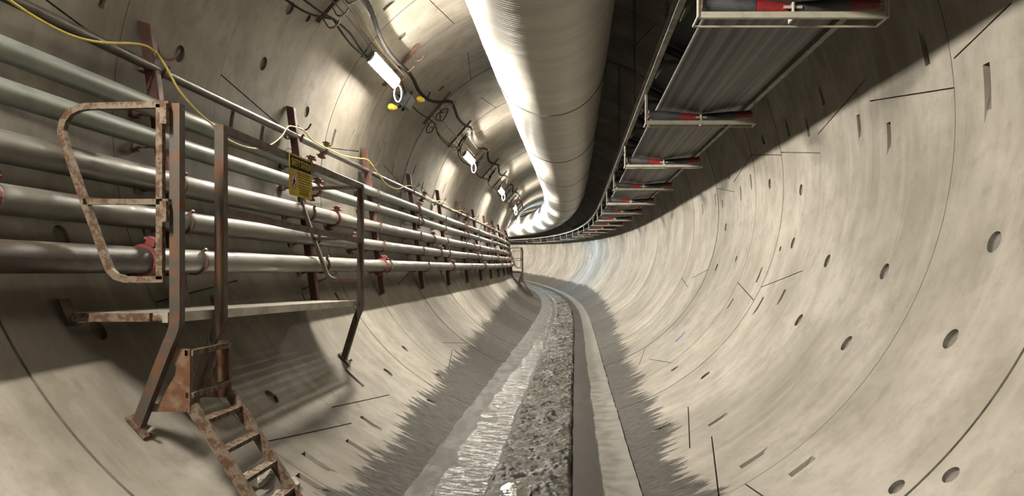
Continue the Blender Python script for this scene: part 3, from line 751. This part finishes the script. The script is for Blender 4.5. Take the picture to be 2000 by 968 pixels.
cable('grey_cable', [(10.0,-127.6,2.63),(10.9,-124.6),(11.6,-124.2),(12.4,-125.2),(12.75,-125.2,2.62),(13.5,-123.2),(14.4,-123.0),(15.2,-124.7,2.62)], .010, 'cable', 'black cable sagging between the brackets past the junction box', rho=2.64, grp=G)
cable('grey_cable', [(12.75,-125.4,2.62),(13.3,-123.8),(14.3,-123.7),(15.2,-125.1,2.62),(16.0,-124.0)], .009, 'cable', 'lower of the two black cables sagging past the second bracket', rho=2.63, grp=G)
cable('grey_cable', [(12.75,-128.4,2.62),(14,-128.3),(15.2,-128.5,2.62),(17.9,-128.4,2.62)], .008, 'cable_tan', 'tan cable between the first bracket past the lamp and the second lamp', rho=2.65, grp=G)
cable('slack_cable', [(12.5,-125.6),(12.45,-122.6),(12.62,-120.9),(12.85,-122.4),(12.8,-125.4)], .009, 'cable', 'loop of slack black cable hanging below the bracket past the junction box', rho=2.62)
cable('slack_cable', [(12.6,-130.6,2.6),(12.5,-128.5,2.62),(12.75,-126.9,2.64),(13.0,-128.3,2.62),(12.95,-131.2,2.62),(12.7,-132.8,2.6),(12.55,-130.2,2.62),(12.8,-127.8,2.6)], .009, 'cable', 'coil of black cable tangled on the bracket past the junction box', rho=2.62)
for j, s in enumerate((15.2, 17.9, 20.6, 23.3, 26.0, 28.7)):
    cable('slack_cable', [(s-.1,-133,2.62),(s-.2,-129,2.6),(s,-126,2.62),(s+.25,-124.2,2.6),(s+.2,-128,2.63),(s,-131.5,2.61),(s-.15,-128,2.6),(s+.1,-125.2,2.6)], .012, 'cable', 'tangled slack cable on the '+ORD[j+1]+' bracket past the nearest lamp', 'cable', 'tangled cables on the far brackets')
    s2 = s+2.7
    cable('sagging_cable', [(s,-125.0,2.62),(s+.8,-122.6,2.64),(s+1.8,-122.6,2.64),(s2,-125.0,2.62)], .011, 'cable', 'black cable sagging from the '+ORD[j+1]+' bracket past the nearest lamp towards the bend', 'cable', 'sagging cables between the far brackets')
# fine wire hanging straight off a far bracket
cable('stiff_wire', [(15.25,-131,2.66),(15.6,-135,2.62),(15.9,-139,2.62)], .004, 'cable', 'thin stiff wire poking right from the second bracket', rho=2.6)

# junction box with plugs beside the nearest lamp
def wallmat(s, phi, rho):
    a = rad(phi); p = (rho*math.sin(a), rho*-math.cos(a)); X = Vector((-math.sin(a), 0, math.cos(a))); Y = Vector((0, 1, 0)); Z = X.cross(Y)
    return frame(s, p[0], p[1]) @ Matrix((X, Y, Z)).transposed().to_4x4()
jb = thing('junction_box', wallmat(10.75, -123.9, 2.62), 'grey junction box hanging just past the nearest lamp, between two yellow plugs', 'electrical box')
b = MB(); b.prism([(-.04, -.10), (.05, -.10), (.065, -.08), (.065, .08), (.05, .10), (-.04, .10)], 'y', -.16, .16); b.build('box_body', M['box'], jb)
b = MB(); b.box((.075, 0, 0), (.012, .26, .15)); b.build('box_lid', M['box'], jb)
for y, z in ((-.1, -.11), (.1, -.11), (0, .12)):
    b = MB(); b.tube([(0, y, z*.8), (.0, y, z*1.35)], .02, 10); b.build('cable_gland', M['cable'], jb)
b = MB(); b.box((-.09, 0, 0), (.11, .03, .03)); b.box((-.155, 0, 0), (.012, .12, .09)); b.build('mounting_bracket', M['box'], jb)
for (s, q), lb in (((10.32, -119.5), 'bright yellow plug hanging under the wire loop of the nearest lamp'), ((11.2, -127.8), 'yellow plug to the right of the grey junction box')):
    p = thing('cable_plug', wallmat(s, q, 2.58), lb, 'plug', 'yellow plugs on the lamp wiring')
    b = MB(); b.tube([(0, -.17, -.03), (0, -.12, -.025), (0, -.10, -.02), (0, 0, 0), (0, .05, .012), (.0, .09, .016)], [.028, .05, .048, .033, .03, .02], 14); b.build('plug_body', M['plug'], p)
    b = MB(); b.tube([(0, .08, .015), (0, .16, .05), (-.04, .3, .11), (-.1, .42, .19)], .010, 8); b.build('lead', M['cable'], p)

# yellow cord hooked along the pipe racks
def yc(pts, lb): cable('yellow_cord', pts, .0075, 'yellow', lb, 'cord', 'yellow cord strung along the pipe brackets', rho=2.585, n=8)
yc([(3.0,-99.5),(3.5,-98.3),(3.731,-97.65),(3.836,-97.34),(3.983,-97.1),(4.143,-97.09),(4.31,-97.51),(4.488,-98.41),(4.7,-99.82),(4.855,-100.5),(4.958,-100.32),(5.005,-100.4,2.6),(5.081,-98.69,2.56),(5.163,-95.74,2.5),(5.344,-93.43,2.46),(5.549,-91.99,2.44),(5.757,-90.44,2.43),(6.045,-90.19,2.42),(6.337,-91.04,2.42),(6.692,-93.48,2.46),(7.023,-96.47,2.52),(7.305,-99.37,2.59),(7.6,-100.2,2.6),(7.74,-100.3,2.6)], 'yellow cord drooping behind the platform handrail at the upper left')
yc([(7.74,-100.3,2.6),(8.001,-98.9,2.58),(8.441,-98.57,2.56),(8.993,-98.79,2.56),(9.691,-100.35,2.59),(10.064,-101.0,2.58),(10.39,-98.57,2.53),(10.818,-95.71,2.48),(11.433,-95.87,2.48),(12.109,-98.35,2.54),(12.7,-100,2.58),(13.15,-100.3,2.59)], 'yellow cord drooping over the pipes beyond the platform')
yc([(13.15,-100.3),(14.4,-97.6),(15.87,-100.3),(17.2,-98),(18.6,-100.3),(20,-98),(21.3,-100.3),(22.6,-98.2),(24.0,-100.3)], 'far end of the yellow cord near the bend')

# ---------------------------------------------------------------- access platform with swing gate and bolted ladder
def platform():
    X = -1.88
    root = thing('access_platform', frame(4.0, -1.88, -1.27), 'x', 'platform')
    o0 = bend((0, 4.0, 0)); 
    inv = (frame(4.0, -1.88, -1.27)).inverted()
    def T(p): return inv @ bend(p)
    def P(mb, name, mat, par=root): mb.T = T; return mb.build(name, M[mat], par)
    def zt(s): return -.118-.006*(s-4)     # top rail
    def zd(s): return -1.232-.021*(s-4)    # deck top
    posts = [(4.0, -.105, (-2.098, -1.862), 'rustdark'), (4.5, zt(4.5), (-2.075, -1.868), 'rustdark'), (7.447, zt(7.447), (-2.05, -1.90), 'rustdark')]
    for s, top, ft, mt in posts:
        mb = MB(); zb = zd(s)-.05
        pts = [(X, s, top), (X, s, zb+.02), (X-.004, s, zb-.03), (X-.02, s, zb-.075), (X-.04, s, zb-.12), (ft[0], s, ft[1])]
        mb.tube(pts, .03, sq=(.058, .055), up=(0, 1, 0)); o = P(mb, 'post', mt)
        fp = MB(); a = math.atan2(ft[0], -ft[1]); d = Vector((math.sin(a), 0, -math.cos(a))); c = d*2.783
        fp.box((c.x, s, c.z), (.15, .10, .012), Matrix.Rotation(-a, 3, 'Y')); P(fp, 'foot_plate', 'rust', o)
        bo = MB(); c2 = d*2.765+Vector((math.cos(a), 0, math.sin(a)))*.055; bo.tube([(c2.x, s, c2.z), ((d*2.73).x+math.cos(a)*.055, s, (d*2.73).z+math.sin(a)*.055)], .012, 6); P(bo, 'foot_bolt', 'deck', o)
    mb = MB(); mb.tube([(X, 4.5, zt(4.5)-.02), (X, 7.44, zt(7.44)-.02)], .02, sq=(.045, .045), up=(0, 0, 1)); P(mb, 'top_rail', 'rustdark')
    mb = MB(); mb.tube([(X, 4.5, -.64), (X, 7.44, -.71)], .02, sq=(.045, .035), up=(0, 0, 1)); P(mb, 'mid_rail', 'rustdark')
    # deck: framed plank
    x0, x1 = -2.42, -1.915
    mb = MB(); s0, s1 = 3.97, 7.44
    def dk(s, dz): return zd(s)+dz
    for xa, xb in ((x0, x0+.03), (x1-.03, x1)):
        vs = [(x, s, dk(s, dz)) for s in (s0, s1) for x in (xa, xb) for dz in (0, -.055)]
        mb.add(vs, [(0, 1, 3, 2), (4, 6, 7, 5), (0, 4, 5, 1), (2, 3, 7, 6), (0, 2, 6, 4), (1, 5, 7, 3)])
    P(mb, 'deck_frame', 'deck')
    mb = MB(); nsl = 11
    for k in range(nsl):
        xa = x0+.034+(x1-x0-.068)*k/nsl; xb = xa+(x1-x0-.068)/nsl-.002
        vs = [(x, s, dk(s, dz)) for s in (s0+.035, s1-.01) for x in (xa, xb) for dz in (-.002, -.03)]
        mb.add(vs, [(0, 1, 3, 2), (4, 6, 7, 5), (0, 4, 5, 1), (2, 3, 7, 6), (0, 2, 6, 4), (1, 5, 7, 3)])
    P(mb, 'deck_plank', 'deck')
    mb = MB(); mb.tube([(x0, s0, dk(s0, -.025)), (x1-.09, s0, dk(s0, -.025))], .02, sq=(.045, .035), up=(0, 0, 1)); P(mb, 'end_beam', 'rust')
    for s in (4.0, 4.5, 7.42):
        mb = MB(); mb.tube([(x1-.09, s, dk(s, -.035)), (X, s, dk(s, -.035))], .02, 10); P(mb, 'hinge_pin', 'rust')
    for s in (3.985, 5.7, 7.43):
        mb = MB(); wx = -math.sqrt(2.78**2-(zd(s)-.06)**2); mb.tube([(x0+.02, s, dk(s, -.045)), (wx, s, dk(s, -.045))], .02, sq=(.05, .05), up=(0, 0, 1))
        mb.box((wx+.005, s, dk(s, 0)), (.012, .09, .16), Matrix.Rotation(rad(-24), 3, 'Y')); P(mb, 'wall_bracket', 'rustdark')
    # loops: swing gate at the near end, fixed end rail at the far end
    def loop(s, name, dx, ztop, mt, gate):
        x1_ = X+dx; w = 1.
        zt_, zm, zb_ = ztop, ztop-.52, ztop-.935
        xr = X-.045 if gate else X
        pts = [(xr+.03, s, zt_), (-2.33, s, zt_-.01), (-2.38, s, zt_-.018), (-2.43, s, zt_-.045), (-2.462, s, zt_-.09), (-2.472, s, zt_-.14), (-2.46, s, zt_-.2),
               (-2.35, s, zm), (-2.235, s, zb_+.1), (-2.215, s, zb_+.05), (-2.18, s, zb_+.015), (-2.13, s, zb_), (xr, s, zb_)]
        mb = MB(); mb.tube(pts, .016, sq=(.034, .034), up=(0, 1, 0)); g = P(mb, name, mt)
        b = MB(); b.tube([(xr+.03, s, zm), (-2.35, s, zm)], .015, sq=(.034, .03), up=(0, 1, 0)); P(b, 'cross_bar', mt, g)
        if gate:
            b = MB(); b.tube([(xr-.02, s, zt_), (xr-.02, s, zb_)], .016, sq=(.034, .034), up=(0, 1, 0)); P(b, 'gate_upright', mt, g)
            for z in (zt_-.055, zm-.055):
                b = MB(); b.box((X-.028, s-.03, z), (.034, .03, .11)); P(b, 'hinge', 'rust', g)
    loop(3.955, 'swing_gate', 0, -.118, 'rust', True)
    loop(7.447, 'end_rail', 0, -.165, 'rustdark', False)
    # gusset plates, steps and lower ladder
    for s in (4.03, 4.49):
        mb = MB(); poly = [(-1.90, -1.43), (-1.825, -1.433), (-1.82, -1.775), (-2.063, -1.775), (-2.055, -1.725), (-2.0, -1.735), (-1.905, -1.575), (-1.90, -1.53), (-1.93, -1.492)]
        mb.prism(poly, 'y', s-.005, s+.005); mb.box((-1.8225, s, -1.604), (.008, .035, .34)); P(mb, 'gusset_plate', 'rustred')
    for x, z in ((-1.83, -1.455), (-1.825, -1.685)):
        mb = MB(); mb.box((x, 4.26, z), (.045, .47, .03)); P(mb, 'step', 'rust')
    def lad(t): # along the ladder
        return (-1.80+t*.60, -1.775-t*.94)
    ta = 0.83
    for s in (4.035, 4.485):
        mb = MB(); a = lad(0); b = lad(ta); mb.tube([(a[0]-.02, s, a[1]+.03), (a[0], s, a[1]), (b[0], s, b[1])], .02, sq=(.028, .06), up=(0, 1, 0)); P(mb, 'ladder_rail', 'rust')
    for t in (.06, .235, .41, .585, .76):
        a = lad(t); mb = MB(); mb.box((a[0], 4.26, a[1]), (.05, .44, .026), Matrix.Rotation(rad(12), 3, 'Y')); P(mb, 'rung', 'rust')
    return root
plat = platform()
plat['label'] = 'rusty steel access platform with handrail, swing gate and ladder, at the left'
plat['group'] = 'access platforms on the left wall'
p2 = copy_tree(plat); p2.matrix_world = frame(35.6, -1.88, -1.27); p2['label'] = 'small distant access platform with handrail just before the bend'

# safety sign hung on the handrail
sg = thing('safety_sign', frame(5.735, -1.848, -.28), 'yellow and black safety sign hanging on the platform handrail', 'sign')
y0, y1, zt_, zb_ = -.245, .225, .155, -.158
def slabm(mb, a, b, c, d, x0, x1): mb.box(((x0+x1)/2, (a+b)/2, (c+d)/2), (x1-x0, b-a, d-c)); return mb
mb = MB(); rr = .02; poly = []
for cy, cz, a0 in ((y1-rr, zt_-rr, 0), (y0+rr, zt_-rr, 90), (y0+rr, zb_+rr, 180), (y1-rr, zb_+rr, 270)):
    for k in range(5): a = rad(a0+k*22.5); poly.append((cy+rr*math.cos(a), cz+rr*math.sin(a)))
n = len(poly); mb.add([(0, p[0], p[1]) for p in poly]+[(.004, p[0], p[1]) for p in poly], [tuple(range(n)), tuple(range(2*n-1, n-1, -1))]+[(i, (i+1) % n, n+(i+1) % n, n+i) for i in range(n)])
mb.build('sign_panel', M['signyellow'], sg)
mb = MB(); slabm(mb, y0+.015, y1-.015, .045, .14, .004, .0055); mb.build('header', M['signblack'], sg)
def text(body, size, y, z, mat, name, sx=1., x=.0065):
    cu = bpy.data.curves.new(name, 'FONT'); cu.body = body; cu.size = size; cu.extrude = .0005; cu.offset = size*.022
    cu.align_x = 'CENTER'; cu.align_y = 'CENTER'
    to = bpy.data.objects.new(name, cu); COL.objects.link(to); dg = bpy.context.evaluated_depsgraph_get()
    me = bpy.data.meshes.new_from_object(to.evaluated_get(dg)); bpy.data.objects.remove(to)
    for v in me.vertices: c = v.co.copy(); v.co = (x+c.z, y+c.x*sx, z+c.y)
    me.materials.clear(); me.materials.append(M[mat])
    o = bpy.data.objects.new(name, me); COL.objects.link(o); o.parent = sg; return o
text('SAFETY STATION', .078, (y0+y1)/2, .092, 'signyellow', 'lettering', .66)
# pictogram: red ring, white field, dark figure
def disc(r0, r1, cy, cz, x0, x1, nm, mt, n=32, squash=1.):
    mb = MB(); vs = []; fs = []
    for x in (x0, x1):
        for r_ in (r0, r1):
            for k in range(n): vs.append((x, cy+r_*math.cos(2*math.pi*k/n), cz+r_*math.sin(2*math.pi*k/n)*squash))
    for k in range(n):
        l = (k+1) % n; fs += [(k, l, n+l, n+k), (2*n+k, 3*n+k, 3*n+l, 2*n+l), (n+k, n+l, 3*n+l, 3*n+k)]
        if r0 > 0: fs.append((k, 2*n+k, 2*n+l, l))
    mb.add(vs, fs); return mb.build(nm, M[mt], sg)
disc(.001, .052, -.155, -.048, .004, .0052, 'pictogram_field', 'signwhite'); disc(.045, .056, -.155, -.048, .0052, .0066, 'pictogram_ring', 'signred')
mb = MB()
for a, b, c, d in ((-.17, -.14, -.07, -.03), (-.185, -.125, -.052, -.044), (-.178, -.165, -.085, -.065), (-.145, -.132, -.085, -.065), (-.163, -.147, -.028, -.012)): slabm(mb, a, b, c, d, .0052, .0062)
mb.build('pictogram', M['signblack'], sg)
mb = MB(); rows = [(.025, -.09, .19), (.010, -.07, .17), (-.008, -.08, .18), (-.028, -.07, .185), (-.048, -.06, .17), (-.07, -.075, .18), (-.088, -.07, .185), (-.104, -.05, .16), (-.12, -.04, .15), (-.134, -.05, .17)]
for z, a, b in rows:
    y = a
    while y < b:
        w = random.uniform(.015, .04); slabm(mb, y, min(b, y+w), z-.003, z+.003, .004, .0052); y += w+.008
mb.build('fine_print', M['signblack'], sg)
for y in (-.2, .19):
    mb = MB(); mb.tube([(.002+.028*math.cos(t*math.pi/8)-.022, y, .155+.035*math.sin(t*math.pi/8)) for t in range(16)], .002, 6, closed=True); mb.build('wire_tie', M['cable'], sg)

# small bits: rubble under the ladder, painted mark, far plate
def rock(s, phi, r, lb, seed):
    mb = MB(bend); bm = bmesh.new(); bmesh.ops.create_icosphere(bm, subdivisions=3, radius=1); vs = []
    for v in bm.verts:
        c = v.co; q = 1+.35*noise.noise(c*1.6+Vector((seed, 0, 0))); c = Vector([max(-.72, min(.72, t)) for t in c])*q
        p = Vector(cyl(s, phi, R)); a = rad(phi); X = Vector((math.cos(a), 0, math.sin(a))); Z = Vector((-math.sin(a), 0, math.cos(a)))
        vs.append(p+X*c.x*r[0]+Vector((0, 1, 0))*c.y*r[1]+Z*(c.z*r[2]+r[2]*.55))
    mb.add(vs, [tuple(v.index for v in f.verts) for f in bm.faces]); bm.free()
    tag(mb.build('concrete_rubble', M['rubble']), lb, 'rubble', 'broken concrete under the ladder')
rock(4.50, -36.2, (.085, .20, .06), 'long slab of broken concrete under the ladder rungs', 3)
rock(4.63, -32.6, (.055, .07, .035), 'pale broken concrete lump beside the right ladder rail', 9)
rock(4.36, -32.2, (.05, .09, .04), 'small grey lump of concrete at the foot of the ladder', 21)
mb = MB(bend)
pp = [(11.45, 41.0), (11.47, 42.2), (11.49, 43.6), (11.53, 44.8), (11.55, 45.6)]
vs = []
for s, q in pp: vs += [cyl(s-.028, q, R-.0035), cyl(s+.028, q, R-.0035), cyl(s-.028, q, R-.009), cyl(s+.028, q, R-.009)]
fs = []
for i in range(4): a = 4*i; fs += [(a, a+1, a+5, a+4), (a+2, a+6, a+7, a+3), (a, a+4, a+6, a+2), (a+1, a+3, a+7, a+5)]
fs += [(0, 2, 3, 1), (16, 17, 19, 18)]
mb.add(vs, fs); tag(mb.build('blue_tape', M['blue']), 'short strip of blue tape stuck low on the right wall', 'tape')
fp = thing('marker_plate', wallmat(46.5, 80, 2.775), 'tiny red and white plate on the far right wall', 'sign')
b = MB(); b.box((0, 0, 0), (.02, .34, .34)); b.build('red_plate', M['signred'], fp)
b = MB(); b.box((.014, .02, -.03), (.008, .22, .14)); b.build('white_panel', M['signwhite'], fp)
